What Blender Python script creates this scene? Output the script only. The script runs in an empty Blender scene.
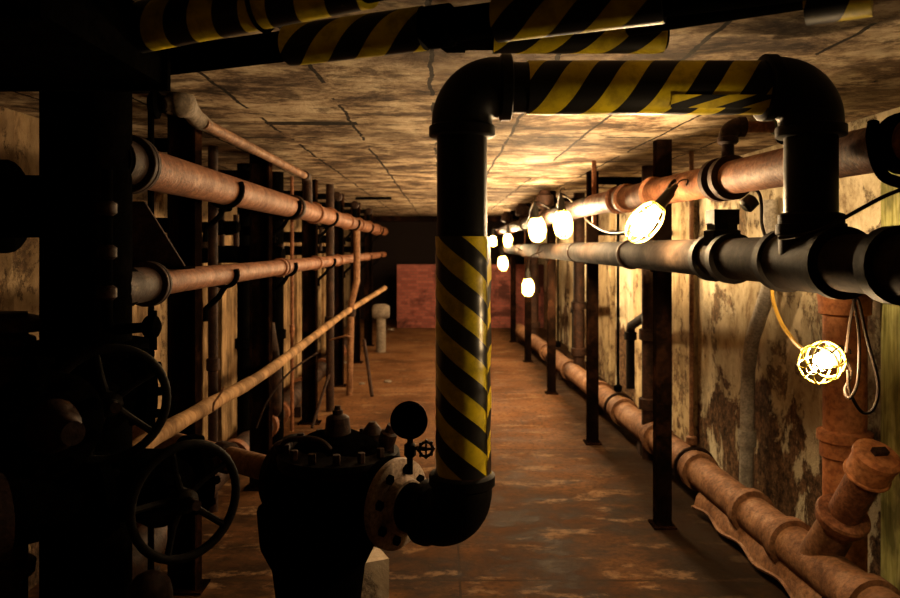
import bpy, math, random
from mathutils import Vector, Matrix
R = math.radians
random.seed(7)
SC = bpy.context.scene
COL = SC.collection
F, VX, VY, CZ = 750.0, 443.0, 247.0, 1.62        # focal length (px), vanishing point, eye height
CEIL = 2.24
def P(px, py, d): return Vector(((px-VX)*d/F, d, CZ-(py-VY)*d/F))

# ------------------------------------------------------------------ mesh builder
class MB:
    def __init__(s): s.v, s.f, s.uv = [], [], []
    def _face(s, idx, uv=None):
        s.f.append(idx); s.uv.append(uv or [(0, 0)]*len(idx))
    def box(s, c, size, rot=None):
        c = Vector(c); n = len(s.v); M = rot.to_matrix() if rot is not None and hasattr(rot, 'to_matrix') else (rot or Matrix.Identity(3))
        for z in (-.5, .5):
            for x, y in ((-.5, -.5), (.5, -.5), (.5, .5), (-.5, .5)):
                s.v.append(c + M @ Vector((x*size[0], y*size[1], z*size[2])))
        for q in ((3, 2, 1, 0), (4, 5, 6, 7), (0, 1, 5, 4), (1, 2, 6, 5), (2, 3, 7, 6), (3, 0, 4, 7)):
            s._face([n+i for i in q])
        return s
    def bbox(s, a, b):
        a, b = Vector(a), Vector(b)
        return s.box((a+b)/2, [abs(b[i]-a[i]) for i in range(3)])
    def sweep(s, pts, rad, seg=16, caps=True, closed=False, wob=0):
        pts = [Vector(p) for p in pts]; n = len(pts)
        if not hasattr(rad, '__len__'): rad = [rad]*n
        tang = []
        for i in range(n):
            if closed: t = pts[(i+1) % n]-pts[i-1]
            else: t = pts[min(i+1, n-1)]-pts[max(i-1, 0)]
            tang.append(t.normalized() if t.length > 1e-9 else (tang[-1] if tang else Vector((0, 0, 1))))
        t0 = tang[0]; ref = Vector((0, 0, 1)) if abs(t0.z) < .9 else Vector((0, -1, 0))
        u = (ref - t0*ref.dot(t0)).normalized()
        base = len(s.v); L = 0; ls = []
        for i in range(n):
            if i:
                L += (pts[i]-pts[i-1]).length
                u = (u - tang[i]*u.dot(tang[i]))
                u = u.normalized() if u.length > 1e-9 else ref
            ls.append(L); w = tang[i].cross(u)
            for k in range(seg):
                a = 2*math.pi*k/seg
                r = rad[i]*(1+(random.uniform(-wob, wob) if wob else 0))
                s.v.append(pts[i]+(u*math.cos(a)+w*math.sin(a))*r)
        for i in range(n if closed else n-1):
            j = (i+1) % n
            for k in range(seg):
                k2 = (k+1) % seg
                s._face([base+i*seg+k, base+i*seg+k2, base+j*seg+k2, base+j*seg+k],
                        [(k/seg, ls[i]), ((k+1)/seg, ls[i]), ((k+1)/seg, ls[j]), (k/seg, ls[j])])
        if caps and not closed:
            s._face([base+k for k in range(seg)][::-1]); s._face([base+(n-1)*seg+k for k in range(seg)])
        return s
    def lathe(s, o, axis, prof, seg=20):
        """prof: (distance along the axis, radius)"""
        o = Vector(o); ax = Vector(axis).normalized()
        ref = Vector((0, 0, 1)) if abs(ax.z) < .9 else Vector((0, -1, 0))
        u = (ref-ax*ref.dot(ax)).normalized(); w = ax.cross(u); base = len(s.v)
        for t, r in prof:
            for k in range(seg):
                a = 2*math.pi*k/seg
                s.v.append(o+ax*t+(u*math.cos(a)+w*math.sin(a))*max(r, 1e-4))
        for i in range(len(prof)-1):
            for k in range(seg):
                k2 = (k+1) % seg
                s._face([base+i*seg+k, base+i*seg+k2, base+(i+1)*seg+k2, base+(i+1)*seg+k])
        s._face([base+k for k in range(seg)][::-1]); m = base+(len(prof)-1)*seg; s._face([m+k for k in range(seg)])
        return s
    def cyl(s, a, b, r, seg=16, r2=None):
        a, b = Vector(a), Vector(b); return s.lathe(a, b-a, [(0, r), ((b-a).length, r if r2 is None else r2)], seg)
    def ring(s, c, axis, Rr, r, seg=32, m=8):
        c = Vector(c); ax = Vector(axis).normalized()
        ref = Vector((0, 0, 1)) if abs(ax.z) < .9 else Vector((0, -1, 0))
        u = (ref-ax*ref.dot(ax)).normalized(); w = ax.cross(u)
        return s.sweep([c+(u*math.cos(2*math.pi*k/seg)+w*math.sin(2*math.pi*k/seg))*Rr for k in range(seg)], r, m, closed=True)
    def prism(s, poly, z0, z1, M=None):
        n = len(s.v); k = len(poly); M = M or Matrix.Identity(4)
        for z in (z0, z1):
            for x, y in poly: s.v.append(M @ Vector((x, y, z)))
        s._face(list(range(n+k-1, n-1, -1))); s._face(list(range(n+k, n+2*k)))
        for i in range(k):
            j = (i+1) % k; s._face([n+i, n+j, n+k+j, n+k+i])
        return s
    def grid(s, rows, uvs=None):
        n = len(s.v); m = len(rows[0])
        for r in rows: s.v += [Vector(p) for p in r]
        for i in range(len(rows)-1):
            for j in range(m-1):
                q = [n+i*m+j, n+i*m+j+1, n+(i+1)*m+j+1, n+(i+1)*m+j]
                s._face(q, [uvs[i][j], uvs[i][j+1], uvs[i+1][j+1], uvs[i+1][j]] if uvs else None)
        return s
    def mesh(s, name, mat, off=Vector((0, 0, 0)), ang=38, bevel=0):
        me = bpy.data.meshes.new(name)
        me.from_pydata([tuple(v-off) for v in s.v], [], s.f)
        ul = me.uv_layers.new(name='uv'); i = 0
        for uv in s.uv:
            for t in uv: ul.data[i].uv = t; i += 1
        me.polygons.foreach_set('use_smooth', [True]*len(me.polygons))
        me.materials.append(mat); me.update(); me.validate()
        me.set_sharp_from_angle(angle=R(ang))
        return me

def arc(c, a0, b0, rad, n=10):
    """quarter bend: corner point c, incoming direction a0, outgoing direction b0, bend radius rad"""
    c, a, b = Vector(c), Vector(a0).normalized(), Vector(b0).normalized()
    th = a.angle(b); tl = rad*math.tan(th/2); p0 = c-a*tl
    nrm = (b-a*b.dot(a)).normalized(); o = p0+nrm*rad
    return [o-nrm*rad*math.cos(th*i/n)+a*rad*math.sin(th*i/n) for i in range(n+1)]
def bend_path(pts, rad, n=8):
    pts = [Vector(p) for p in pts]; out = [pts[0]]
    for i in range(1, len(pts)-1):
        out += arc(pts[i], pts[i]-pts[i-1], pts[i+1]-pts[i], rad, n)
    return out+[pts[-1]]
def spline(pts, n=8):
    pts = [Vector(p) for p in pts]; q = [pts[0]*2-pts[1]]+pts+[pts[-1]*2-pts[-2]]; out = []
    for i in range(1, len(q)-2):
        a, b, c, d = q[i-1:i+3]
        for k in range(n):
            t = k/n
            out.append(.5*((2*b)+(c-a)*t+(2*a-5*b+4*c-d)*t*t+(3*b-a-3*c+d)*t**3))
    return out+[pts[-1]]

class Thing:
    def __init__(s, name, label, cat, loc, group=None):
        s.loc = Vector(loc); o = s.o = bpy.data.objects.new(name, None); COL.objects.link(o)
        o.empty_display_size = .1; o.location = s.loc; o['label'] = label; o['category'] = cat
        if group: o['group'] = group
    def part(s, name, mb, mat, parent=None, label=None, ang=38):
        o = bpy.data.objects.new(name, mb.mesh(name, mat, s.loc, ang)); COL.objects.link(o)
        o.parent = parent or s.o
        if label: o['label'] = label
        return o
def single(name, mb, mat, label, cat, loc, group=None, ang=38):
    o = bpy.data.objects.new(name, mb.mesh(name, mat, Vector(loc), ang)); COL.objects.link(o)
    o.location = loc; o['label'] = label; o['category'] = cat
    if group: o['group'] = group
    return o
def struct(name, mb, mat):
    o = bpy.data.objects.new(name, mb.mesh(name, mat)); COL.objects.link(o); o['kind'] = 'structure'; return o
def copy_thing(src, loc, label, rot=None, scale=None):
    r = src.copy(); COL.objects.link(r); r.location = loc; r['label'] = label
    if rot is not None: r.rotation_mode = 'QUATERNION'; r.rotation_quaternion = rot
    if scale: r.scale = (scale,)*3
    for ch in src.children:
        c = ch.copy(); COL.objects.link(c); c.parent = r
        for g in ch.children:
            d = g.copy(); COL.objects.link(d); d.parent = c
    return r

# ------------------------------------------------------------------ materials
class NT:
    def __init__(s, name):
        s.m = bpy.data.materials.new(name); s.m.use_nodes = True; s.t = s.m.node_tree; s.t.nodes.clear()
        s.out = s.n('ShaderNodeOutputMaterial'); s.b = s.n('ShaderNodeBsdfPrincipled'); s.l(s.b.outputs[0], s.out.inputs[0])
        s.b.inputs['Specular IOR Level'].default_value = .05
    def n(s, t, **k):
        x = s.t.nodes.new(t)
        for a, v in k.items(): setattr(x, a, v)
        return x
    def l(s, a, b): s.t.links.new(a, b)
    def coord(s, scale=(1, 1, 1), which='Object', loc=(0, 0, 0)):
        c = s.n('ShaderNodeTexCoord'); m = s.n('ShaderNodeMapping'); m.inputs['Scale'].default_value = scale; m.inputs['Location'].default_value = loc
        s.l(c.outputs[which], m.inputs[0]); return m.outputs[0]
    def noise(s, vec, scale, detail=6, rough=.6, dist=0):
        x = s.n('ShaderNodeTexNoise'); x.inputs['Scale'].default_value = scale; x.inputs['Detail'].default_value = detail
        x.inputs['Roughness'].default_value = rough; x.inputs['Distortion'].default_value = dist; s.l(vec, x.inputs['Vector']); return x.outputs['Fac']
    def ramp(s, fac, stops, interp='LINEAR'):
        x = s.n('ShaderNodeValToRGB'); x.color_ramp.interpolation = interp; e = x.color_ramp.elements
        while len(e) < len(stops): e.new(.5)
        for i, (p, c) in enumerate(stops):
            e[i].position = p; e[i].color = (*c, 1) if hasattr(c, '__len__') else (c, c, c, 1)
        s.l(fac, x.inputs[0]); return x.outputs[0]
    def math(s, op, a, b=None, clamp=False):
        x = s.n('ShaderNodeMath', operation=op, use_clamp=clamp)
        for i, v in enumerate((a, b)):
            if v is None: continue
            if isinstance(v, (int, float)): x.inputs[i].default_value = v
            else: s.l(v, x.inputs[i])
        return x.outputs[0]
    def mix(s, fac, a, b, mode='MIX'):
        x = s.n('ShaderNodeMix', data_type='RGBA', blend_type=mode)
        for sock, v in ((x.inputs[0], fac), (x.inputs[6], a), (x.inputs[7], b)):
            if isinstance(v, (int, float)): sock.default_value = v
            elif isinstance(v, tuple): sock.default_value = (*v, 1)
            else: s.l(v, sock)
        return x.outputs[2]
    def sep(s, vec):
        x = s.n('ShaderNodeSeparateXYZ'); s.l(vec, x.inputs[0]); return x.outputs
    def bump(s, h, strength, dist=.02):
        x = s.n('ShaderNodeBump'); x.inputs['Strength'].default_value = strength; x.inputs['Distance'].default_value = dist
        s.l(h, x.inputs['Height']); s.l(x.outputs[0], s.b.inputs['Normal'])
    def fin(s, col=None, rough=None, metal=0):
        for k, v in (('Base Color', col), ('Roughness', rough), ('Metallic', metal)):
            if v is None: continue
            i = s.b.inputs[k]
            if isinstance(v, tuple): i.default_value = (*v, 1)
            elif isinstance(v, (int, float)): i.default_value = v
            else: s.l(v, i)
        return s.m

def rusty(name, a, b, c, scale=9, rough=(.75, .45), bump=.35, metal=0.0, spec=.12):
    t = NT(name); t.b.inputs['Specular IOR Level'].default_value = spec; v = t.coord()
    n1 = t.noise(v, scale, 8, .65, .3); n2 = t.noise(v, scale*7, 5, .6)
    col = t.ramp(n1, [(.28, a), (.5, b), (.72, c)])
    col = t.mix(t.ramp(n2, [(.35, .55), (.6, 0.0)]), col, tuple(x*.35 for x in a))
    t.bump(t.math('ADD', n2, n1), bump, .006)
    return t.fin(col, t.ramp(n1, [(.3, rough[0]), (.7, rough[1])]), metal)

M = {}
M['rust'] = rusty('rust_orange', (.07, .024, .01), (.19, .072, .031), (.33, .145, .07), 10, (.75, .55), .5, 0, .18)
M['rust_pale'] = rusty('rust_pale', (.08, .034, .015), (.19, .09, .042), (.31, .175, .095), 7, (.8, .6), .5, 0, .15)
M['rust_red'] = rusty('rust_red', (.22, .07, .026), (.44, .165, .062), (.55, .25, .11), 6)
M['rust_dark'] = rusty('rust_dark', (.009, .0045, .003), (.027, .0125, .0075), (.065, .028, .015), 10, (.8, .6), .4, 0, .12)
M['iron'] = rusty('black_iron', (.004, .0035, .003), (.008, .0065, .0055), (.02, .014, .01), 8, (.75, .6), .15, 0, .04)
M['soot'] = rusty('soot_black', (.0012, .0011, .001), (.0022, .002, .0018), (.0045, .0036, .003), 8, (.95, .85), .15, 0, .015)
M['black_paint'] = rusty('black_paint', (.0025, .0025, .0025), (.0045, .0042, .004), (.009, .008, .0075), 6, (.55, .42), .1, 0, .09)
M['lower_pipe'] = rusty('worn_grey_pipe', (.008, .0055, .004), (.019, .0125, .0085), (.042, .028, .019), 7, (.9, .75), .2, 0, .02)
M['flange_pale'] = rusty('worn_pale_flange', (.13, .085, .06), (.33, .245, .19), (.48, .39, .32), 12)
M['plaster_grey'] = rusty('grey_lagging', (.10, .075, .055), (.18, .145, .11), (.26, .215, .17), 8, (.9, .7), .3)
M['conduit'] = rusty('grey_conduit', (.2, .18, .15), (.36, .33, .28), (.55, .51, .45), 10, (.6, .45), .03, .0)
M['steel'] = rusty('dark_steel', (.0015, .001, .0008), (.005, .0026, .0016), (.035, .014, .007), 4, (.9, .75), .2, 0, .03)
for k in ('soot', 'steel'): M[k].node_tree.nodes['Principled BSDF'].inputs['IOR'].default_value = 1.005     # dead matt soot
def wood(name, a, b, c):
    t = NT(name); v = t.coord((14, 14, 1.1)); n = t.noise(v, 2.2, 8, .6, .8); n2 = t.noise(t.coord((1, 1, .6)), 5, 4)
    col = t.mix(t.ramp(n2, [(.42, 0.0), (.62, .75)]), t.ramp(n, [(.3, a), (.5, b), (.7, c)]), tuple(x*.3 for x in a))
    t.bump(n, .5, .01); return t.fin(col, .8)
M['wood'] = wood('old_plank', (.13, .075, .035), (.30, .19, .095), (.46, .33, .19))
M['wood_green'] = wood('greenish_board', (.14, .14, .04), (.40, .39, .13), (.62, .60, .27))
M['pole'] = wood('weathered_pole', (.2, .11, .05), (.34, .20, .095), (.44, .28, .15))

def hazard(name, period, n, phase, yel=(.62, .50, .012), blk=(.008, .008, .008)):
    t = NT(name); u = t.sep(t.coord(which='UV'))
    k = t.math('FRACT', t.math('ADD', t.math('ADD', t.math('DIVIDE', u[1], period), t.math('MULTIPLY', u[0], n)), phase+50))
    s = t.math('GREATER_THAN', k, .5)
    w = t.noise(t.coord(), 22, 6, .65); w2 = t.noise(t.coord((1, 1, 1)), 5, 4)
    y = t.mix(t.ramp(w, [(.36, .75), (.55, 0.0)]), yel, tuple(x*.5 for x in yel))
    y = t.mix(t.ramp(w2, [(.4, .35), (.6, 0.0)]), y, (.12, .06, .012))
    t.bump(w2, .12, .004); t.b.inputs['Specular IOR Level'].default_value = .1
    return t.fin(t.mix(s, blk, y), .45)

# concrete surfaces
def m_ceiling():
    t = NT('board_marked_concrete'); p = t.coord(); x, y, z = t.sep(p)
    g = t.noise(t.coord((1, 1.25, 1)), 2.6, 14, .76, .25); g2 = t.noise(t.coord((1, 1.3, 1), loc=(7, 2, 0)), 6, 9, .72, .2); big = t.noise(t.coord((1, 1, 1)), 1.1, 7, .66, .4)
    col = t.ramp(g, [(.39, (.03, .018, .011)), (.46, (.16, .108, .066)), (.52, (.35, .262, .168)), (.60, (.56, .46, .32))])
    col = t.mix(t.ramp(g2, [(.41, .75), (.49, 0.0)]), col, (.045, .027, .016))
    col = t.mix(t.ramp(big, [(.42, .6), (.51, 0.0)]), col, (.085, .053, .032))
    wob = t.math('MULTIPLY', t.noise(p, 3, 5, .7), .06)
    fx = t.math('ABSOLUTE', t.math('SUBTRACT', t.math('FRACT', t.math('DIVIDE', t.math('ADD', t.math('ADD', x, .22), wob), .415)), .5))
    lx = t.math('MULTIPLY', t.math('LESS_THAN', fx, .02), t.math('GREATER_THAN', t.noise(p, 1.7, 3), .42))
    wob2 = t.math('MULTIPLY', t.noise(p, 2.5, 5, .7), .12)
    fy = t.math('ABSOLUTE', t.math('SUBTRACT', t.math('FRACT', t.math('DIVIDE', t.math('ADD', y, wob2), 1.23)), .5))
    ly = t.math('MULTIPLY', t.math('LESS_THAN', fy, .016), t.math('GREATER_THAN', t.noise(t.coord(loc=(5, 3, 0)), 1.9, 3), .52))
    cr = t.math('MULTIPLY', t.math('LESS_THAN', t.math('ABSOLUTE', t.math('SUBTRACT', t.math('ADD', y, t.math('MULTIPLY', wob, 2.2)), 3.83)), .05), t.math('LESS_THAN', t.math('ABSOLUTE', t.math('ADD', x, .66)), .23))
    ln = t.math('MAXIMUM', t.math('MAXIMUM', lx, ly), cr)
    col = t.mix(t.math('MULTIPLY', ln, .95), col, (.008, .0045, .0025))
    t.bump(t.math('SUBTRACT', t.math('ADD', g, t.math('MULTIPLY', g2, .7)), t.math('MULTIPLY', ln, .8)), .8, .03)
    return t.fin(col, .85)
def m_floor():
    t = NT('stained_floor'); p = t.coord(); x, y, z = t.sep(p)
    a = t.noise(p, 1.1, 8, .62, .2); b = t.noise(t.coord((1.0, 1.5, 1)), 2.6, 12, .74, .1); c = t.noise(p, 28, 4, .6); d = t.noise(t.coord((1.2, 2.4, 1), loc=(3, 7, 0)), 2.3, 9, .66, .1)
    col = t.ramp(a, [(.36, (.075, .031, .012)), (.5, (.135, .06, .024)), (.64, (.19, .092, .04))])
    near = t.ramp(t.math('ADD', t.math('DIVIDE', y, 10), t.math('MULTIPLY', t.math('SUBTRACT', t.noise(p, .8, 6, .6), .5), .9)), [(.42, 1.0), (.72, .25)])
    stain_shade = t.math('MULTIPLY', near, t.ramp(b, [(.44, .95), (.62, .45)]))  # real stains plus painted falloff: near floor dimmer, far floor brighter
    col = t.mix(stain_shade, col, (.012, .006, .003))
    col = t.mix(t.ramp(d, [(.55, 0.0), (.62, .8)]), col, (.16, .095, .05))
    col = t.mix(t.ramp(c, [(.36, .7), (.5, 0.0)]), col, (.03, .016, .008))
    pipe_shade = t.n('ShaderNodeMapRange'); pipe_shade.inputs['From Min'].default_value = 1.02; pipe_shade.inputs['From Max'].default_value = 1.3; pipe_shade.inputs['To Max'].default_value = .82  # steam pipe's shadow painted as a ragged dark band along the right floor
    t.l(t.math('ADD', x, t.math('MULTIPLY', t.math('SUBTRACT', t.noise(p, 2.2, 8, .7), .5), .9)), pipe_shade.inputs['Value'])
    col = t.mix(pipe_shade.outputs[0], col, (.008, .005, .003))
    cx = t.math('ABSOLUTE', t.math('SUBTRACT', x, t.math('ADD', .075, t.math('MULTIPLY', t.noise(p, 4), .012))))
    cy = t.math('ABSOLUTE', t.math('SUBTRACT', t.math('FRACT', t.math('DIVIDE', y, 2.35)), .55))
    ln = t.math('MAXIMUM', t.math('LESS_THAN', cx, .006), t.math('LESS_THAN', cy, .004))
    col = t.mix(t.math('MULTIPLY', ln, .8), col, (.02, .011, .006))
    t.bump(t.math('SUBTRACT', t.math('ADD', b, t.math('MULTIPLY', c, .4)), ln), .25, .012)
    t.b.inputs['Specular IOR Level'].default_value = .02
    return t.fin(col, t.ramp(b, [(.38, .6), (.6, .9)]))
def m_wall(name, base, dirt, agg, low, dark=.5, seed=0):
    t = NT(name); p = t.coord(loc=(seed, seed*1.7, 0)); w = t.coord(); x, y, z = t.sep(w)
    st = t.noise(t.coord((1, 1.1, .75), loc=(0, seed, 0)), 2.4, 13, .74, .3); a = t.noise(p, 1.7, 9, .66, .5); fine = t.noise(p, 24, 5, .7)
    band = t.n('ShaderNodeTexWhiteNoise', noise_dimensions='1D'); t.l(t.math('FLOOR', t.math('DIVIDE', y, .31)), band.inputs['W'])
    col = t.ramp(st, [(.36, tuple(k*f for k, f in zip(base, (.26, .2, .15)))), (.46, tuple(k*f for k, f in zip(base, (.8, .76, .7)))), (.62, tuple(min(1, k*1.3) for k in base))])
    col = t.mix(t.math('MULTIPLY', band.outputs['Value'], dark), col, dirt)
    # plaster fallen off low down, pebbly concrete behind it
    mask = t.math('ADD', t.math('MULTIPLY', t.math('SUBTRACT', low, z), 1.1), t.math('MULTIPLY', t.math('SUBTRACT', a, .5), 3.0))
    mk = t.ramp(mask, [(.0, 0.0), (.1, 1.0)])
    patch = t.ramp(t.noise(t.coord(loc=(seed+9, 2, 1)), 2.6, 12, .76, .3), [(.53, 0.0), (.57, 1.0)])
    mk = t.math('MAXIMUM', mk, t.math('MULTIPLY', patch, .85))
    ag = t.ramp(fine, [(.36, tuple(k*.25 for k in agg)), (.52, agg), (.68, tuple(k*2.3 for k in agg))])
    eff = t.ramp(t.noise(t.coord((1, 1.5, .8), loc=(2, seed, 4)), 1.7, 11, .72, .4), [(.54, 0.0), (.58, .9)])
    ag = t.mix(eff, ag, tuple(k*.95 for k in base))
    col = t.mix(mk, col, ag)
    t.bump(t.math('SUBTRACT', t.math('ADD', t.math('MULTIPLY', fine, t.math('ADD', .15, mk)), st), t.math('MULTIPLY', mk, .9)), .7, .025)
    return t.fin(col, .86)
def m_brick():
    t = NT('red_brick'); b = t.n('ShaderNodeTexBrick'); c = t.n('ShaderNodeTexCoord'); mp = t.n('ShaderNodeMapping'); mp.inputs['Rotation'].default_value = (R(90), 0, 0)
    t.l(c.outputs['Object'], mp.inputs[0]); t.l(mp.outputs[0], b.inputs['Vector'])
    b.inputs['Color1'].default_value = (.25, .078, .06, 1); b.inputs['Color2'].default_value = (.16, .046, .036, 1); b.inputs['Mortar'].default_value = (.12, .06, .05, 1)
    b.inputs['Scale'].default_value = 4.2; b.inputs['Mortar Size'].default_value = .018
    n = t.noise(t.coord(), 1.9, 6, .6, .4)
    return t.fin(t.mix(t.ramp(n, [(.42, .85), (.52, 0.0)]), b.outputs['Color'], (.035, .014, .012)), .85)
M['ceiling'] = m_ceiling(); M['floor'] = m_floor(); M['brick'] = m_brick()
M['wall_r'] = m_wall('peeling_plaster', (.62, .56, .40), (.24, .17, .09), (.10, .058, .032), .74, .45, 3)
M['wall_l'] = m_wall('stained_board_concrete', (.33, .24, .14), (.07, .042, .022), (.055, .033, .02), .45, .85, 11)
M['pilaster'] = m_wall('pilaster_plaster', (.46, .37, .22), (.22, .15, .08), (.13, .08, .045), .15, .3, 21)
def plain(name, c, rough=.6, metal=0): return NT(name).fin(c, rough, metal)
M['cord'] = plain('black_cord', (.014, .009, .006), .55)
M['cord_amber'] = plain('amber_cord', (.75, .45, .08), .5)
M['void'] = plain('dark_recess', (.012, .008, .007), .9)
M['cage'] = plain('yellow_cage_plastic', (.75, .6, .12), .35)
M['socket'] = plain('rubber_socket', (.03, .027, .022), .5)
M['brass'] = rusty('green_brass', (.05, .07, .055), (.12, .17, .13), (.22, .26, .19), 16, (.5, .35), .1, .3)
M['block'] = m_wall('pale_block', (.42, .36, .29), (.25, .2, .15), (.2, .16, .12), -2, .2, 31)
M['dial'] = plain('dial_face', (.5, .46, .38), .5)
for nm, watt in (('bulb', 850), ('bulb_dim', 600), ('bulb_far', 1400)):        # the nearest lamp holds a weaker bulb
    t = NT('lit_'+nm); t.t.nodes.remove(t.b); e = t.n('ShaderNodeEmission'); e.inputs[0].default_value = (1, .67, .345, 1); e.inputs[1].default_value = watt
    t.l(e.outputs[0], t.out.inputs[0]); M[nm] = t.m

# ------------------------------------------------------------------ the setting
XL, XR, YB, YF = -1.95, 2.02, -2.6, 15.0
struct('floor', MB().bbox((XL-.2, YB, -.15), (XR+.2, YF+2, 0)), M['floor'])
struct('ceiling', MB().bbox((XL-.2, YB, CEIL), (XR+.2, YF+2, CEIL+.15)), M['ceiling'])
struct('wall_left', MB().bbox((XL-.2, YB, 0), (XL, YF+2, CEIL)), M['wall_l'])
struct('wall_right', MB().bbox((XR, YB, 0), (XR+.2, YF+2, CEIL)), M['wall_r'])
struct('wall_front', MB().bbox((XL-.2, YB-.2, 0), (XR+.2, YB, CEIL)), M['wall_l'])
struct('wall_back', MB().bbox((-.92, YF, 0), (XR, YF+.2, 1.27)), M['brick'])
struct('wall_recess', MB().bbox((XL, YF+1.8, 0), (XR, YF+2, CEIL)), M['void'])
struct('trim_1', MB().bbox((XL, YF-.1, 2.13), (XR, YF+.1, CEIL)), M['steel'])
for i, (d0, d1) in enumerate(((5.95, 6.42), (7.3, 7.75), (8.8, 9.7), (10.9, 11.7), (12.9, 13.7))):
    struct('trim_%d' % (i+2), MB().bbox((XR-.055, d0, 0), (XR, d1, CEIL)), M['pilaster'])

# ------------------------------------------------------------------ pipe helpers
def hub(t, d, r, wid=.05, k=1.28):
    """a raised coupling band on the line t+d"""
    return MB().lathe(Vector(t)-Vector(d).normalized()*wid/2, d, [(0, r*1.02), (.006, r*k), (wid-.006, r*k), (wid, r*1.02)], 24)
def flange_ring(t, d, r, wid=.022, k=1.55):
    m = MB(); d = Vector(d).normalized(); t = Vector(t)
    for s in (-1, 1):
        m.lathe(t+d*(s*(wid*.5+.003)-wid/2), d, [(0, r*k*.97), (.003, r*k), (wid-.003, r*k), (wid, r*k*.97)], 28)
    return m
def bolts_mb(c, d, Rr, n, r, ln, phase=0):
    c = Vector(c); d = Vector(d).normalized(); ref = Vector((0, 0, 1)) if abs(d.z) < .9 else Vector((0, -1, 0))
    u = (ref-d*ref.dot(d)).normalized(); w = d.cross(u); out = []
    for k in range(n):
        a = 2*math.pi*(k+phase)/n
        out.append(MB().lathe(c+(u*math.cos(a)+w*math.sin(a))*Rr-d*ln/2, d, [(0, r*.9), (ln*.05, r), (ln*.95, r), (ln, r*.9)], 6))
    return out
def wheel_parts(T, c, n, Rr, r, spokes, mat, parent=None, stem=.1):
    c = Vector(c); n = Vector(n).normalized(); ref = Vector((0, 0, 1)) if abs(n.z) < .9 else Vector((1, 0, 0))
    u = (ref-n*ref.dot(n)).normalized(); w = n.cross(u)
    rim = T.part('handwheel', MB().ring(c, n, Rr, r, 40, 10), mat, parent)
    for k in range(spokes):
        a = 2*math.pi*(k+.2)/spokes; dirn = u*math.cos(a)+w*math.sin(a)
        m = MB().sweep([c-n*.02+dirn*.02, c-n*.02+dirn*Rr*.5, c+dirn*Rr], [r*.95, r*.75, r*.75], 8)
        if parent is None: T.part('spoke', m, mat, rim)
        else: T.part('spoke', m, mat, parent)
    T.part('hub', MB().lathe(c-n*.05, n, [(0, r*2.4), (.06, r*2.6), (.07, r*1.4), (.085, r*1.3)], 12), mat, rim if parent is None else parent)

# ------------------------------------------------------------------ striped pipe loop in the middle
DL = 2.3
LX, RX, ZB, RP = P(462, 0, DL).x, 1.128, 2.108, .077
ZV = .78
vdir = Vector((-.8, .6, 0)).normalized()                 # run from the bottom elbow towards the big valve
T = Thing('pipe_loop', 'black overhead pipe loop wrapped in yellow and black hazard tape, crossing the aisle', 'pipe', (LX, DL, ZV-.1))
T.part('riser_pipe', MB().cyl((LX, DL, .86), (LX, DL, 2.01), RP, 32), M['black_paint'])
T.part('crossover_pipe', MB().cyl((LX+.1, DL, ZB), (RX-.1, DL, ZB), RP, 32), M['black_paint'])
T.part('drop_pipe', MB().cyl((RX, DL, 1.66), (RX, DL, 2.0), RP, 32), M['black_paint'])
EB = .093
def elbow(name_corner, a, b, rad=.105, r=EB):
    c = Vector(name_corner); pts = arc(c, a, b, rad, 12); a, b = Vector(a).normalized(), Vector(b).normalized()
    pts = [pts[0]-a*.035]+pts+[pts[-1]+b*.035]
    m = MB().sweep(pts, r, 28)
    m.lathe(pts[0]-a*.012, a, [(0, r*1.02), (.004, r*1.09), (.032, r*1.09), (.038, r)], 28)
    m.lathe(pts[-1]+b*.012, -b, [(0, r*1.02), (.004, r*1.09), (.032, r*1.09), (.038, r)], 28)
    return m
T.part('elbow', elbow((LX, DL, ZB), (0, 0, 1), (1, 0, 0)), M['black_paint'])
T.part('elbow', elbow((RX, DL, ZB), (1, 0, 0), (0, 0, -1)), M['black_paint'])
T.part('elbow', elbow((LX, DL, ZV), (0, 0, -1), vdir, .1), M['iron'])
T.part('outlet_pipe', MB().cyl(Vector((LX, DL, ZV))+vdir*.1, Vector((LX, DL, ZV))+vdir*.245, RP, 28), M['soot'])
T.part('collar', hub((LX, DL, .902), (0, 0, 1), RP, .06, 1.17), M['rust_dark'])
T.part('collar', hub((RX, DL, 1.70), (0, 0, 1), RP, .05, 1.22), M['iron'])
M['tape_v'] = hazard('hazard_tape_riser', .131, 3, .87, (.8, .63, .015))
M['tape_v'].node_tree.nodes['Principled BSDF'].inputs['Roughness'].default_value = .3; M['tape_v'].node_tree.nodes['Principled BSDF'].inputs['Specular IOR Level'].default_value = .5
M['tape_h'] = hazard('hazard_tape_crossover', .162, 2, .52)
tv = T.part('hazard_tape', MB().sweep([(LX, DL, .912+i*.0185) for i in range(41)], [RP+.004+.0012*math.sin(i*2.1) for i in range(41)], 48, caps=False), M['tape_v'])
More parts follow.
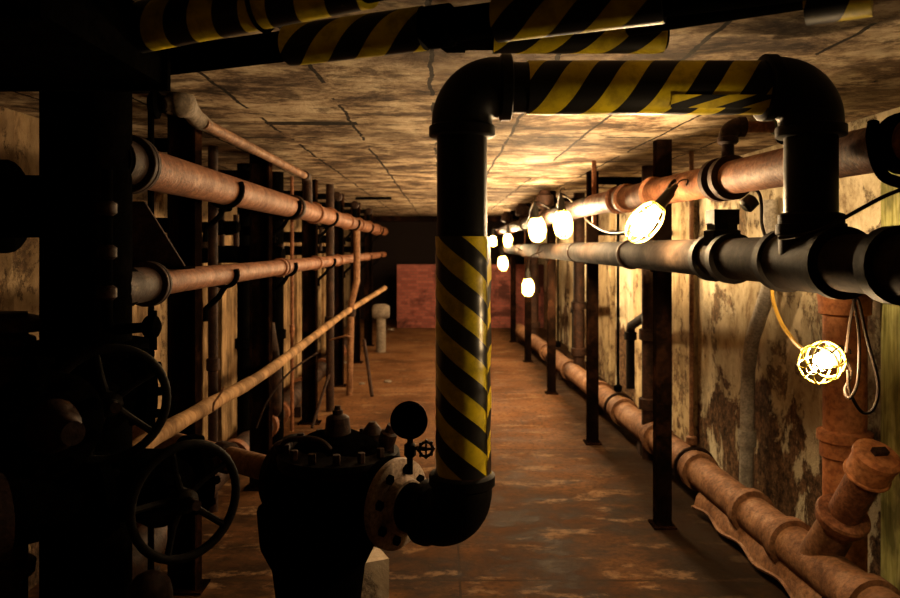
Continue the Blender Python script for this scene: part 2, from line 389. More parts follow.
# loose seam of the tape down the aisle side
rows, uvs = [], []
for i in range(41):
    z = .905+i*.0185; row, ur = [], []
    for k in range(4):
        a = R(-26+24*k/3)+.02*math.sin(i*.5); rr = RP+.0075+(.004 if k == 3 else 0)*(1+.4*math.sin(i*.6))
        row.append((LX+math.cos(a)*rr, DL+math.sin(a)*rr, z)); ur.append(((.25-a/6.283) % 1, z-.905+.02))
    rows.append(row); uvs.append(ur)
T.part('tape_seam', MB().grid(rows, uvs), M['tape_v'], tv)
def pix_x(px): return (px-VX)*DL/F
T.part('hazard_tape', MB().sweep([(pix_x(527)+i*.02, DL, ZB) for i in range(int((pix_x(771)-pix_x(527))/.02)+1)], RP+.005, 48, caps=False), M['tape_h'])
rows, uvs = [], []
for i in range(20):
    x = pix_x(665)+i*.0165; row, ur = [], []
    for k in range(4):
        a = R(205+28*k/3); rr = RP+.0085+(.003 if k == 3 else 0)
        row.append((x, DL+math.cos(a)*rr*1.0, ZB+math.sin(a)*rr)); ur.append((a/6.283+.4, i*.0165+.03*k))
    rows.append(row); uvs.append(ur)
T.part('tape_patch', MB().grid(rows, uvs), M['tape_h'])

# ------------------------------------------------------------------ right lower pipe
ZR = 1.575; RR = .08
T = Thing('steam_pipe', 'long worn grey pipe at chest height along the plastered side of the aisle', 'pipe', (RX, 1.2, ZR))
T.part('pipe', MB().cyl((RX, 1.2, ZR), (RX, 14.2, ZR), RR, 36), M['lower_pipe'])
T.part('tee_fitting', MB().lathe((RX, 2.1, ZR), (0, 1, 0), [(0, .082), (.01, .104), (.05, .104), (.06, .094), (.34, .094), (.35, .104), (.39, .104), (.4, .082)], 32).lathe((RX, DL, ZR), (0, 0, 1), [(0, .092), (.08, .092), (.085, .1), (.115, .1), (.12, .08)], 32), M['iron'])
for d in (1.86, 2.93, 3.13): T.part('coupling', hub((RX, d, ZR), (0, 1, 0), RR, .06, 1.24), M['iron'])
T.part('plug_fitting', MB().lathe((RX, 3.03, ZR+.05), (0, 0, 1), [(0, .075), (.06, .075), (.065, .062), (.09, .062)], 8).box((RX, 3.03, ZR+.165), (.1, .1, .06)).box((RX, 3.03, ZR+.145), (.075, .075, .03)), M['iron'])
for d in (4.5, 6.3, 8.3, 10.4): T.part('pipe_clamp', hub((RX, d, ZR), (0, 1, 0), RR, .03, 1.12), M['rust_dark'])

# right upper pipe, drifting towards the aisle
def UX(d): return 1.478-.084*d if d < 5.3 else 1.033
ZU = 1.912; RU = .07
T = Thing('overhead_pipe', 'rusty brown overhead pipe above the long grey pipe, lit by caged lamps', 'pipe', (UX(1.6), 1.6, ZU))
T.part('pipe', MB().sweep([(UX(1.5), 1.5, ZU), (UX(2.5), 2.5, ZU), (UX(4), 4, ZU), (UX(5.2), 5.2, ZU)], RU, 32), M['rust'])
T.part('far_pipe_length', MB().sweep([(UX(5.15), 5.15, ZU), (1.035, 5.5, ZU), (1.033, 7, ZU), (1.033, 13.8, ZU)], RU*.99, 32), M['rust_dark'], label='far length of the rusty pipe, shade put into its colour')  # same pipe, colour darkened to stand for shade at the far end
ud = Vector((-.084, 1, 0))
for d in (3.16, 3.26): T.part('coupling', hub((UX(d), d, ZU), ud, RU, .05, 1.36), M['rust_dark'])
for d, w in ((4.05, .03), (4.5, .05), (4.66, .04), (6.1, .05), (7.6, .06), (9.4, .05), (11.2, .05)): T.part('coupling', hub((UX(d), d, ZU), ud, RU, w, 1.25), M['rust' if d < 5 else 'rust_dark'])  # far couplings take the same painted shade as the far pipe
T.part('coupling', hub((UX(2.1), 2.1, ZU), ud, RU, .06, 1.25), M['soot'])
T.part('yoke', MB().sweep(spline([(UX(2.1)-.085, 2.12, ZU+.06), (UX(2.1)-.1, 2.1, ZU+.0), (UX(2.1)-.07, 2.1, ZU-.09), (UX(2.1)+.02, 2.1, ZU-.13), (UX(2.1)+.05, 2.1, ZU-.2), (UX(2.1)-.02, 2.1, ZU-.27)], 8), [.016]*41, 10), M['soot'])
# small relief valve above it
c = Vector((UX(3.17), 3.19, ZU))
T = Thing('relief_valve', 'small brass valve with toothed wheel, elbowed up from the rusty overhead pipe', 'valve', c+Vector((0, 0, .07)))
zt = P(727, 127, 3.19).z
T.part('nipple_pipe', MB().cyl(c+Vector((0, 0, .06)), (c.x, c.y, zt-.03), .026, 16), M['rust_dark'])
T.part('elbow', MB().sweep(arc((c.x, c.y, zt), (0, 0, 1), (1, 0, 0), .045, 8), .038, 18).lathe((c.x, c.y, zt-.075), (0, 0, 1), [(0, .034), (.01, .043), (.03, .043), (.035, .036)], 18).lathe((c.x+.04, c.y, zt), (1, 0, 0), [(0, .036), (.005, .043), (.03, .043), (.035, .03)], 18), M['rust_dark'])
T.part('branch_pipe', MB().cyl((c.x+.05, c.y, zt), (c.x+.205, c.y, zt), .025, 16), M['rust'])
T.part('valve_body', MB().lathe((c.x+.19, c.y, zt), (1, 0, 0), [(0, .03), (.01, .034), (.02, .026), (.045, .036), (.07, .026), (.085, .034), (.1, .03)], 16).cyl((c.x+.235, c.y, zt), (c.x+.215, c.y-.06, zt-.03), .014, 10), M['brass'])
wc = Vector((c.x+.205, c.y-.09, zt-.045)); wn = Vector((-.3, -.9, -.3))
T.part('knob_wheel', MB().ring(wc, wn, .036, .008, 24, 8).cyl((c.x+.215, c.y-.06, zt-.03), wc, .008, 8).cyl(wc+Vector((-.03, 0, 0)), wc+Vector((.03, 0, 0)), .006, 6).cyl(wc+Vector((0, .0, -.03)), wc+Vector((0, 0, .03)), .006, 6), M['soot'])

# ------------------------------------------------------------------ steel posts
def post_parts(T, w, fl, x, y, arms):
    m = MB(); h = CEIL
    m.bbox((x-w/2, y-fl/2, .012), (x-w/2+.011, y+fl/2, h)); m.bbox((x+w/2-.011, y-fl/2, .012), (x+w/2, y+fl/2, h))
    m.bbox((x-w/2+.011, y-.005, .012), (x+w/2-.011, y+.005, h))
    T.part('column', m, M['steel'])
    T.part('base_plate', MB().bbox((x-w*.75, y-fl*.75, 0), (x+w*.75, y+fl*.75, .012)), M['steel'])
    for nm, mb in arms: T.part(nm, mb, M['soot'])
XP = -1.225; XLP = -1.07; ZLU, RLU = 1.902, .074; ZLL, RLL = 1.486, .049
T = Thing('steel_post', 'dark steel beam post nearest the wheel valves, carrying both rusty pipes', 'post', (XP, 3.56, 0), 'steel posts along the stained side')
def hook(z, r, y):
    c = Vector((XLP, y, z)); rr = r+.012
    pts = [c+Vector((math.cos(R(a))*rr, 0, math.sin(R(a))*rr)) for a in range(25, -186, -15)]
    m = MB()
    for dy in (-.012, .0, .012): m.sweep([p+Vector((0, dy, 0)) for p in pts], .010, 8)
    m.sweep([c+Vector((0, 0, -rr)), c+Vector((-.03, 0, -rr-.05)), Vector((XP+.06, y, z-rr-.11)), Vector((XP+.06, y, z-rr-.17))], .014, 8)
    return m
y0 = 3.56
post_parts(T, .13, .1, XP, y0, [('hook_bracket', hook(ZLU, RLU, y0+.12)), ('hook_bracket', hook(ZLL, RLL, y0+.12)),
    ('wall_arm', MB().bbox((-1.58, y0+.02, 1.70), (XP-.05, y0+.08, 1.76))), ('wall_arm', MB().bbox((-1.58, y0+.02, 1.545), (XP-.05, y0+.1, 1.63))), ('wall_arm', MB().bbox((-1.58, y0+.02, 2.08), (XP-.05, y0+.08, 2.14)))])
PL = T.o
for d, lb in ((5.05, 'second dark steel post from the wheel valves, boards bright on either side'), (6.9, 'third dark steel post from the wheel valves, behind the leaning pole'),
              (8.75, 'fourth dark steel post from the wheel valves, beside the pale bent conduit'), (10.5, 'fifth dark steel post from the wheel valves, near the white stub pipe'),
              (12.3, 'dark steel post nearest the red brick end wall, under the rusty pipes')):
    copy_thing(PL, (XP, d, 0), lb)
T = Thing('square_post', 'slim dark steel post nearest the Y-shaped drain branch, behind the grey pipe', 'post', (1.275, 4.36, 0), 'slim posts along the plastered side')
m = MB().bbox((1.2315, 4.32, .01), (1.3185, 4.40, CEIL))
T.part('column', m, M['steel']); T.part('base_plate', MB().bbox((1.21, 4.29, 0), (1.34, 4.43, .012)), M['steel'])
T.part('bracket', MB().bbox((1.21, 4.34, 1.475), (1.30, 4.38, 1.5)), M['soot'])
for x, d, lb in ((1.235, 6.2, 'slim dark steel post with a black cross frame near its top, second along'), (1.2, 8.3, 'third slim post along the plastered side, beside the low hanging lamp'), (1.2, 10.6, 'fourth slim post along the plastered side, before the farthest lamps'), (1.2, 12.8, 'farthest slim post on the plastered side, beyond all lamps but one')):
    copy_thing(T.o, (x, d, 0), lb)
# black cross frame and rods by the second post
d = 6.45
T = Thing('cross_frame', 'black angle iron frame fixed between slim post and plastered wall under the ceiling', 'frame', (1.3, d, 1.9))
T.part('top_bar', MB().bbox((1.29, d-.03, 2.16), (XR, d+.03, 2.22)), M['soot']); T.part('upright', MB().bbox((1.62, d-.05, 1.98), (1.75, d+.05, 2.16)), M['soot'])
T.part('low_bar', MB().bbox((1.29, d-.02, 1.72), (XR, d+.02, 1.76)), M['soot'])
single('hanging_rod', MB().cyl(P(594, 225, 5.4)*1, Vector((P(594, 0, 5.4).x, 5.4, CEIL)), .016, 10), M['rust'], 'thin rusty rod dropping from the ceiling between two caged lamps', 'rod', P(594, 225, 5.4))

# ------------------------------------------------------------------ right floor pipe with Y branch
def FX(d): return 1.69-.038*(d-3.3)
ZF, RF = .19, .098
T = Thing('floor_drain_pipe', 'fat rusty drain pipe lying along the foot of the plastered wall', 'pipe', (FX(2.3), 2.3, 0))
fd = Vector((-.038, 1, 0)).normalized()
T.part('pipe', MB().sweep([(FX(2.2+i*.4), 2.2+i*.4, ZF+.004*math.sin(i)) for i in range(28)], RF, 28), M['rust_pale'])
for d in (2.98, 3.62, 4.05, 4.78, 5.6, 6.5, 7.3, 8.7, 10.2): T.part('hub', hub((FX(d), d, ZF), fd, RF, .075, 1.24), M['rust_pale'])
for d in (3.0, 4.4, 5.9, 7.4, 9.2): T.part('support_block', MB().bbox((FX(d)-.06, d-.08, 0), (FX(d)+.08, d+.02, ZF-.08)), M['rust_dark'])
# torn lagging strip sagging off the aisle side
rows = []
for i in range(26):
    d = 3.2+i*.055; x = FX(d)-RF*.86; s = .5+.5*math.sin(i*.8)
    rows.append([(x+.015, d, ZF-.055), (x-.004-.01*s, d, ZF-.09), (x-.012-.015*s, d, ZF-.125-.02*s), (x-.024-.02*s, d, ZF-.13-.02*s), (x-.02-.02*s, d, ZF-.142-.02*s), (x+.015, d, ZF-.075)])
T.part('torn_lagging', MB().grid(rows), M['rust_pale'])
b0 = Vector((FX(3.38), 3.38, ZF+.02)); b1 = P(878, 455, 3.02); bd = (b1-b0).normalized(); BL = (b1-b0).length
br = T.part('branch', MB().lathe(b0, bd, [(0, .085), (.12, .082), (BL*.42, .078)], 28), M['rust_pale'])
T.part('branch_hub', MB().lathe(b0+bd*BL*.38, bd, [(0, .084), (.012, .104), (.05, .112), (.062, .106), (.068, .072)], 28), M['rust'], br)
T.part('branch_pipe', MB().cyl(b0+bd*BL*.4, b0+bd*(BL-.05), .068, 28), M['rust'], br)
T.part('branch_cap', MB().lathe(b0+bd*(BL-.125), bd, [(0, .07), (.008, .092), (.016, .092), (.02, .085), (.1, .087), (.104, .093), (.122, .092), (.128, .08), (.135, .075)], 28), M['rust_red'], br)
up = Vector((0, 0, 1)); sd = bd.cross(up).normalized()
m = MB(); rotm = Matrix((sd, bd.cross(sd).normalized(), bd)).transposed()
m.box(b0+bd*(BL+.016), (.06, .03, .03), rotm); T.part('plug_lug', m, M['rust_dark'], br)

# vertical drain behind the near lamp
vx, vy = 1.885, 3.52
T = Thing('drain_stack', 'orange rusty upright drain pipe with collars, behind the nearest caged lamp', 'pipe', (vx, vy, 0))
T.part('pipe', MB().cyl((vx, vy, 0), (vx, vy, 1.40), .094, 28), M['rust_red'])
T.part('collar', MB().lathe((vx, vy, .63), (0, 0, 1), [(0, .096), (.01, .108), (.075, .108), (.085, .12), (.125, .12), (.135, .098)], 28), M['rust_red'])
T.part('collar', MB().lathe((vx, vy, 1.30), (0, 0, 1), [(0, .096), (.008, .112), (.06, .114), (.1, .118), (.11, .095)], 28), M['rust_red'])
T.part('elbow', MB().sweep(arc((vx, vy, 1.50), (0, 0, 1), (0, -1, 0), .1, 8)+[Vector((vx, 1.3, 1.5))], .092, 24), M['rust_dark'])
# greenish boards on the wall
T = Thing('board_panel', 'greenish vertical boards on the plastered wall beside the orange drain pipe', 'panel', (XR, 2.6, 0))
for i in range(7):
    y = 3.41-.16*i; x0 = XR-.03-.006*(i % 2)
    T.part('board', MB().bbox((x0, y-.152, .02), (XR-.001, y, 2.05)), M['wood_green'])
# bent conduit
T = Thing('bent_conduit', 'grey conduit with a kink, rising up the peeling wall behind the grey pipe', 'pipe', P(746, 490, 4.75))
T.part('conduit', MB().sweep(bend_path([Vector((P(746, 0, 4.75).x, 4.75, 0)), P(748, 372, 4.72), P(752, 340, 4.65), P(770, 285, 4.4), P(770, 200, 4.4)], .12), .043, 18), M['conduit'])
T.part('coupling', MB().lathe(P(747, 446, 4.74), (0, 0, 1), [(0, .044), (.004, .056), (.1, .056), (.106, .044)], 18), M['conduit'])
# hanger rods standing on the floor pipe
for px, d, ytop, lb, mt in ((691.5, 4.86, 195, 'thin pinkish rod clamped to the fat drain pipe beside the slim post', 'rust_pale'), (618, 6.65, 265, 'thin black rod clamped to the drain pipe between two slim posts', 'soot'), (558, 9.6, 262, 'faint thin black rod clamped to the drain pipe far along', 'soot')):
    x = FX(d); T = Thing('hanger_rod', lb, 'rod', (x, d, ZF+RF))
    xx = P(px, 0, d).x; top = CEIL
    T.part('rod', MB().cyl((xx, d, ZF+RF+.06), (xx, d, top), (.015 if mt == 'rust_pale' else .012), 10), M[mt])
    T.part('turnbuckle', MB().lathe((xx, d, ZF+RF+.05), (0, 0, 1), [(0, .02), (.01, .036), (.05, .036), (.06, .02)], 10), M[mt])
    T.part('clamp', MB().sweep([(x+math.cos(R(a))*(RF+.03), d, ZF+math.sin(R(a))*(RF+.03)) for a in range(-20, 201, 20)], .013, 8), M['rust_dark'])
# upright soil pipes with slanting branches
for px, d, r, lb in ((649, 5.75, .055, 'dark upright soil pipe with slanting branch, just behind the slim post'), (579, 8.6, .066, 'second dark upright soil pipe with collars, between slim posts farther along'), (534, 11.6, .07, 'small dark upright soil pipe beside the low hanging lamp')):
    x = P(px, 0, d).x; T = Thing('soil_pipe', lb, 'pipe', (x, d, 0), 'upright soil pipes')
    T.part('pipe', MB().cyl((x, d, .0), (x, d, CEIL), r, 18), M['rust_dark'])
    for z in (.42, .95): T.part('collar', hub((x, d, z), (0, 0, 1), r, .09, 1.4), M['rust_dark'])
    a = Vector((x+.02, d, 1.12)); b = Vector((x+.17, d+1.25, .88)); c = Vector((b.x, b.y, .3))
    br = T.part('slant_branch', MB().sweep(bend_path([a, b, c], .1), .04, 14), M['iron'])
    T.part('branch_collar', hub(b+Vector((0, 0, -.09)), (0, 0, 1), .04, .08, 1.45), M['iron'], br)
for px, d, x in ((524, 12.4, 0),): pass

# ------------------------------------------------------------------ left pipes
T = Thing('rusty_pipe', 'upper of two rusty pipes along the post line, thick and orange', 'pipe', (XLP, 2.5, ZLU), 'rusty pipes on the steel posts')
T.part('pipe', MB().cyl((XLP, 2.42, ZLU), (XLP, 13.6, ZLU), RLU, 32), M['rust'])
T.part('flange', flange_ring((XLP, 2.56, ZLU), (0, 1, 0), RLU, .026, 1.36), M['rust_dark'])
T.part('sleeve', MB().lathe((XLP, 2.42, ZLU), (0, 1, 0), [(0, .08), (.1, .08), (.14, .075)], 28), M['rust_dark'])
for d in (5.35, 6.2, 7.05, 8.3, 9.4, 10.7, 12): T.part('coupling', hub((XLP, d, ZLU), (0, 1, 0), RLU, .07, 1.22), M['rust_dark' if d < 6 else 'rust'])
T = Thing('rusty_pipe', 'lower, thinner of two rusty pipes along the post line', 'pipe', (XLP, 2.5, ZLL), 'rusty pipes on the steel posts')
T.part('pipe', MB().cyl((XLP, 2.42, ZLL), (XLP, 13.6, ZLL), RLL, 28), M['rust'])
T.part('flange', flange_ring((XLP, 2.72, ZLL), (0, 1, 0), .058, .02, 1.42), M['rust_dark'])
T.part('sleeve', MB().lathe((XLP, 2.42, ZLL), (0, 1, 0), [(0, .066), (.3, .062), (.34, .05)], 28), M['rust_dark'])
for d in (4.9, 5.0, 6.3, 7.6, 9, 10.6): T.part('coupling', hub((XLP, d, ZLL), (0, 1, 0), RLL, .05, 1.25), M['rust'])
# ceiling conduit with lagged elbow
xc, zc = -1.055, 2.165
T = Thing('ceiling_pipe', 'thin rusty pipe under the ceiling, with a rounded grey lagged end', 'pipe', (xc, 3.2, zc))
T.part('pipe', MB().cyl((xc, 3.3, zc), (xc, 5.75, zc), .026, 16), M['rust_pale'])
g0 = P(178, 103, 3.05); g1 = P(197, 119, 3.28)
T.part('lagged_elbow', MB().sweep(spline([P(163, 104, 3.0), P(171, 103, 3.03), g0+Vector((.01, 0, 0)), P(188, 108, 3.14), g1, Vector((xc, 3.36, zc))], 5), [.026, .028, .03, .032, .035, .04, .046, .052, .056, .058, .058, .057, .055, .051, .047, .042, .04, .039, .038, .038, .038, .038, .037, .035, .03, .028], 20), M['plaster_grey'])
T.part('gland', MB().lathe(P(150, 104, 3.0), (1, .05, 0), [(0, .04), (.015, .06), (.03, .06), (.04, .035), (.06, .035)], 14), M['soot'])
T.part('end_elbow', MB().sweep(bend_path([(xc, 5.7, zc), (xc, 5.85, zc), (xc, 5.85, ZLU+.05)], .06), .036, 14), M['rust_dark'])
for i, (d, lb) in enumerate(((7.6, 'first of the short black valve stubs over the rusty pipe, past the thin pipe end'), (9.1, 'second short black valve stub over the rusty pipe, farther along'), (10.8, 'third short black valve stub over the rusty pipe, near the end wall'))):
    T = Thing('valve_stub', lb, 'valve', (XLP, d, ZLU+.07), 'black valve stubs')
    T.part('riser', MB().cyl((XLP, d, ZLU+.06), (XLP, d, 2.13), .032, 12), M['soot'])
    T.part('cross_pipe', MB().cyl((XLP+.02, d, 2.13), (XL, d, 2.13), .03, 12), M['soot'])
    T.part('elbow_knob', MB().lathe((XLP, d-.05, 2.13), (0, 1, 0), [(0, .03), (.02, .05), (.08, .05), (.1, .03)], 12), M['rust_dark'])
for d, lb in ((7.6, 'first dark valve block on top of the lit overhead pipe, behind the third lamp'), (9.8, 'second dark valve block on the overhead pipe, farther along'), (12.1, 'farthest dark valve block on the overhead pipe, near the end')):
    T = Thing('valve_block', lb, 'valve', (1.033, d, ZU+RU), 'valve blocks on the overhead pipe')
    T.part('riser', MB().cyl((1.033, d, ZU+.06), (1.033, d, 2.07), .04, 12), M['rust_dark'])
    T.part('body', MB().lathe((1.033, d, 2.02), (0, 0, 1), [(0, .06), (.02, .09), (.12, .09), (.14, .06), (.17, .05)], 10), M['rust_dark'])
    T.part('cross_pipe', MB().cyl((1.09, d, 2.09), (XR, d, 2.09), .025, 12), M['soot'])
single('hanger_bar', MB().cyl((-1.05, 9.0, 2.205), (-.62, 9.0, 2.205), .018, 10), M['soot'], 'thin black bar lying flat against the ceiling over the rusty pipes', 'bar', (-.9, 9.0, 2.205))
# branch pipes between the posts
for d, z, r, x1, lb in ((4.75, 1.745, .034, -1.36, 'upper short black branch pipe with a small valve, between the first two posts'), (5.2, 1.56, .05, -1.17, 'thick black branch pipe just above the lower rusty pipe'), (7.6, 1.7, .035, -1.2, 'black branch pipe with valve farther along, between the rusty pipes')):
    T = Thing('branch_pipe', lb, 'pipe', (XL, d, z), 'black branch pipes on the stained wall')
    T.part('pipe', MB().cyl((XL, d, z), (x1, d, z), r, 14), M['soot'])
    T.part('coupling', MB().lathe((x1-.1, d, z), (1, 0, 0), [(0, r), (.01, r*1.5), (.07, r*1.5), (.08, r*1.2), (.16, r*1.25), (.17, r*.9)], 14), M['soot'])
    T.part('stem', MB().cyl((x1-.04, d, z-.12), (x1-.04, d, z+.13), .016, 10).cyl((x1+.05, d, z-.12), (x1+.05, d, z+.08), .018, 10), M['rust_dark'])
    T.part('handle', MB().ring((x1-.04, d, z+.12), (0, .2, 1), .055, .01, 20, 8), M['soot'])
# upright pipes
for i, (px, d, r, mt, lb) in enumerate(((213, 4.6, .03, 'rust_dark', 'thin dark upright pipe just past the nearest beam post'), (244, 5.6, .05, 'soot', 'thick black upright pipe left of the second beam post'), (277, 6.2, .055, 'soot', 'thick black upright pipe between the pale boards'),
          (292, 6.6, .016, 'rust', 'thin orange rod standing between two pale boards'), (330, 7.4, .04, 'rust_dark', 'dark upright pipe just past the third beam post'), (354, 8.2, .036, 'rust_pale', 'pale upright conduit with a kink, past the third beam post'), (151, 3.1, .013, 'soot', 'thin black rod between the dark header and nearest beam post'))):
    x = P(px, 0, d).x
    pts = [(x, d, 0), (x, d, 1.2), (x, d, CEIL)] if px != 354 else bend_path([(x-.05, d, 0), (x-.03, d, 1.0), (x+.03, d, 1.25), (x+.03, d, 1.8)], .1)
    T = Thing('upright_pipe', lb, 'pipe', (x, d, 0), 'upright pipes on the stained side')
    T.part('pipe', MB().sweep(pts, r, 14), M[mt])
    T.part('coupling', hub((x if px != 354 else x-.03, d, .9), (0, 0, 1), r, .08, 1.35), M[mt if px != 354 else 'rust_dark'])
# pale boards
for i, (px0, px1, x, h, z0, tilt, lb) in enumerate(((222, 250, -1.7, 1.72, 0, 0, 'broad pale plank standing upright just past the nearest beam post'), (203, 209, -1.75, 1.6, 0, 0, 'narrow brown plank hidden half behind the nearest beam post'),
        (282, 295, -1.72, 1.75, 0, 0, 'pale narrow plank with greenish edge, past the second beam post'), (297, 303, -1.66, 1.7, 0, 0, 'thin ragged orange plank beside the third beam post'), (324, 334, -1.68, 1.75, 0, 0, 'pale plank just past the third beam post'), (131, 160, -1.8, 1.9, 0, 0, 'wide dim plank between the dark header and nearest beam post'))):
    d0 = -x*F/(VX-px0); d1 = -x*F/(VX-px1)
    m = MB(); k = 14; rows = [[], [], [], []]
    for j in range(k+1):
        z = h*j/k; e0 = d0+random.uniform(-.012, .012); e1 = d1+random.uniform(-.02, .02)
        for q, (xx, dd) in enumerate(((x, e0), (x, e1), (x-.035, e1), (x-.035, e0))): rows[q].append((xx-.0+.0*z, dd, z))
    rows.append(rows[0]); m.grid([list(r) for r in zip(*rows)])
    m._face([m.v.index(m.v[0]), 1, 2, 3][::-1]); n = len(m.v)-5; m._face([n, n+1, n+2, n+3])
    single('plank', m, M['wood'], lb, 'plank', (x, (d0+d1)/2, 0), 'planks along the stained wall')
# leaning pole
T = Thing('leaning_pole', 'long pale slanting pole running along in front of the steel posts', 'pole', P(135, 452, 2.75))
pp = spline([P(112, 470, 2.62), P(150, 440, 2.85), P(206, 407, 3.45), P(262, 375, 4.5), P(305, 343, 5.9), P(345, 313, 7.9), P(372, 296, 9.6), P(385, 288, 10.6)], 6)
T.part('shaft', MB().sweep(pp, [.036-.006*i/len(pp)+.002*math.sin(i*1.7) for i in range(len(pp))], 14), M['pole'])
T.part('wire_twist', MB().sweep(spline([P(213, 411, 3.4), P(214, 403, 3.38), P(219, 396, 3.4), P(224, 387, 3.42)], 5), .005, 6), M['rust_pale'])
T.part('wire_twist', MB().sweep(spline([P(330, 340, 6.7), P(345, 336, 6.65), P(352, 337, 6.7)], 5), .007, 6), M['rust_pale'])
single('wire_loop', MB().sweep(spline([P(256, 428, 4.2), P(268, 400, 4.25), P(290, 372, 4.4), P(318, 352, 4.6)], 6), .006, 6), M['rust_dark'], 'thin wire bowed beneath the long slanting pole', 'wire', P(256, 428, 4.2))
# left floor pipe
T = Thing('ground_pipe', 'brown pipe with collars on the ground behind the steel posts', 'pipe', (-1.45, 3.3, 0))
T.part('pipe', MB().cyl((-1.45, 3.2, .17), (-1.45, 12.5, .17), .085, 22), M['rust_dark'])
for d in (3.9, 5.2, 6.1, 6.55, 7.7, 9, 10.4): T.part('collar', hub((-1.45, d, .17), (0, 1, 0), .085, .09, 1.32), M['rust'])
for d in (3.5, 5.6, 7.2, 9.6, 11.8): T.part('support_block', MB().bbox((-1.55, d-.08, 0), (-1.35, d+.08, .1)), M['rust_dark'])
T.part('branch_elbow', MB().sweep(bend_path([(-1.45, 6.3, .2), (-1.36, 6.1, .3), (-1.36, 6.1, .62), (-1.42, 6.1, 1.0)], .07), .05, 16), M['rust_dark'])
# far white stub
c = P(381, 330, 11.6); c.z = 0
T = Thing('white_stub_pipe', 'pale T-headed stub pipe standing on the floor near the brick end wall', 'pipe', c)
T.part('stem', MB().cyl(c, c+Vector((0, 0, .55)), .075, 16), M['plaster_grey'])
T.part('tee_head', MB().lathe(c+Vector((-.13, 0, .62)), (1, 0, 0), [(0, .09), (.04, .12), (.2, .12), (.26, .09)], 18), M['plaster_grey'])
for a, b, r, lb in ((P(364, 340, 8.4), P(372, 352, 8.0), .02, 'short dark stick leaning near the foot of the fourth post'), (P(329, 375, 7.0), P(312, 398, 6.6), .014, 'thin dark stick leaning low between the second and third posts')):
    a.z = a.z; b.z = max(.02, min(b.z, .03)); single('stick', MB().sweep([a, (a+b)/2+Vector((0, 0, .01)), b], r, 8), M['rust_dark'], lb, 'stick', b, 'loose sticks by the posts')
for px, py, s, lb in ((362, 384, .035, 'small pale chip lying on the aisle floor, the one nearer the posts'), (388, 382, .045, 'small pale chip lying on the aisle floor, the one nearer the taped riser'), (345, 363, .05, 'small stone at the edge of the aisle, near the posts'), (391, 330, .07, 'small pale rubble lump at the foot of the end wall')):
    d = F*CZ/(py-VY); m = MB(); m.lathe((P(px, py, d).x, d, 0), (0, 0, 1), [(0, s), (s*.25, s*1.1), (s*.5, s*.7), (s*.55, s*.2)], 7)
    single('stone_chip', m, M['plaster_grey'], lb, 'stone', (P(px, py, d).x, d, 0), 'loose chips on the floor')

# ------------------------------------------------------------------ dark header, wheel valves (near left)
hx, hy = -1.14, 2.40
T = Thing('header_pipe', 'massive black upright header pipe from which both rusty pipes branch', 'pipe', (hx, hy, 0))
T.part('pipe', MB().cyl((hx, hy, 0), (hx, hy, CEIL), .135, 32), M['soot'])
for z in (1.2, 1.28): T.part('flange', MB().lathe((hx, hy, z), (0, 0, 1), [(0, .17), (.006, .2), (.034, .2), (.04, .17)], 32), M['soot'])
T.part('branch_boss', MB().lathe((-1.085, hy, ZLU), (0, 1, 0), [(0, .088), (.14, .088), (.16, .076)], 24), M['soot'])
T.part('branch_boss', MB().lathe((-1.085, hy, ZLL), (0, 1, 0), [(0, .075), (.14, .075), (.18, .05)], 24), M['soot'])
T.part('branch_boss', MB().lathe((hx-.05, hy, 1.75), (-1, 0, 0), [(0, .1), (.2, .1), (.202, .15), (.25, .15), (.252, .1), (abs(XL-hx)-.055, .1)], 24), M['soot'])
# gusset brace by the header
g = P(150, 235, 2.95)
Mx = Matrix(((1, 0, 0, 0), (0, 0, 1, 0), (0, 1, 0, 0), (0, 0, 0, 1)))
T = Thing('gusset_brace', 'rusty triangular brace and upright between the two rusty pipes by the header', 'brace', (-1.14, 2.98, 1.53))
T.part('web_plate', MB().prism([(-1.24, 1.80), (-1.18, 1.80), (-1.02, 1.545), (-1.24, 1.545)], 2.96, 2.975, Mx), M['rust_dark'])
T.part('side_flange', MB().bbox((-1.27, 2.94, 1.40), (-1.24, 3.0, 2.0)), M['rust_dark'])
T.part('foot', MB().bbox((-1.25, 2.9, 1.533), (-1.0, 3.03, 1.545)), M['soot'])
T = Thing('drop_pipe', 'thin dark pipe run with knobbed joints beside the black header', 'pipe', P(107, 300, 2.25))
q = [P(107, 170, 2.22), P(107, 300, 2.22), P(107, 330, 2.22), P(150, 327, 2.3)]
T.part('pipe', MB().sweep(bend_path(q, .03), .016, 12), M['soot'])
for a in (q[1]+Vector((0, 0, .12)), q[1]+Vector((0, 0, .25)), q[1]): T.part('joint', MB().lathe(a, (0, 0, 1), [(0, .017), (.008, .028), (.035, .028), (.043, .017)], 12), M['rust_dark'])
T.part('tap', MB().lathe(q[3]-Vector((.02, 0, 0)), (1, 0, 0), [(0, .02), (.01, .034), (.04, .034), (.05, .018)], 12).cyl(q[3]+Vector((.01, 0, -.07)), q[3]+Vector((.01, 0, .05)), .012, 8), M['soot'])

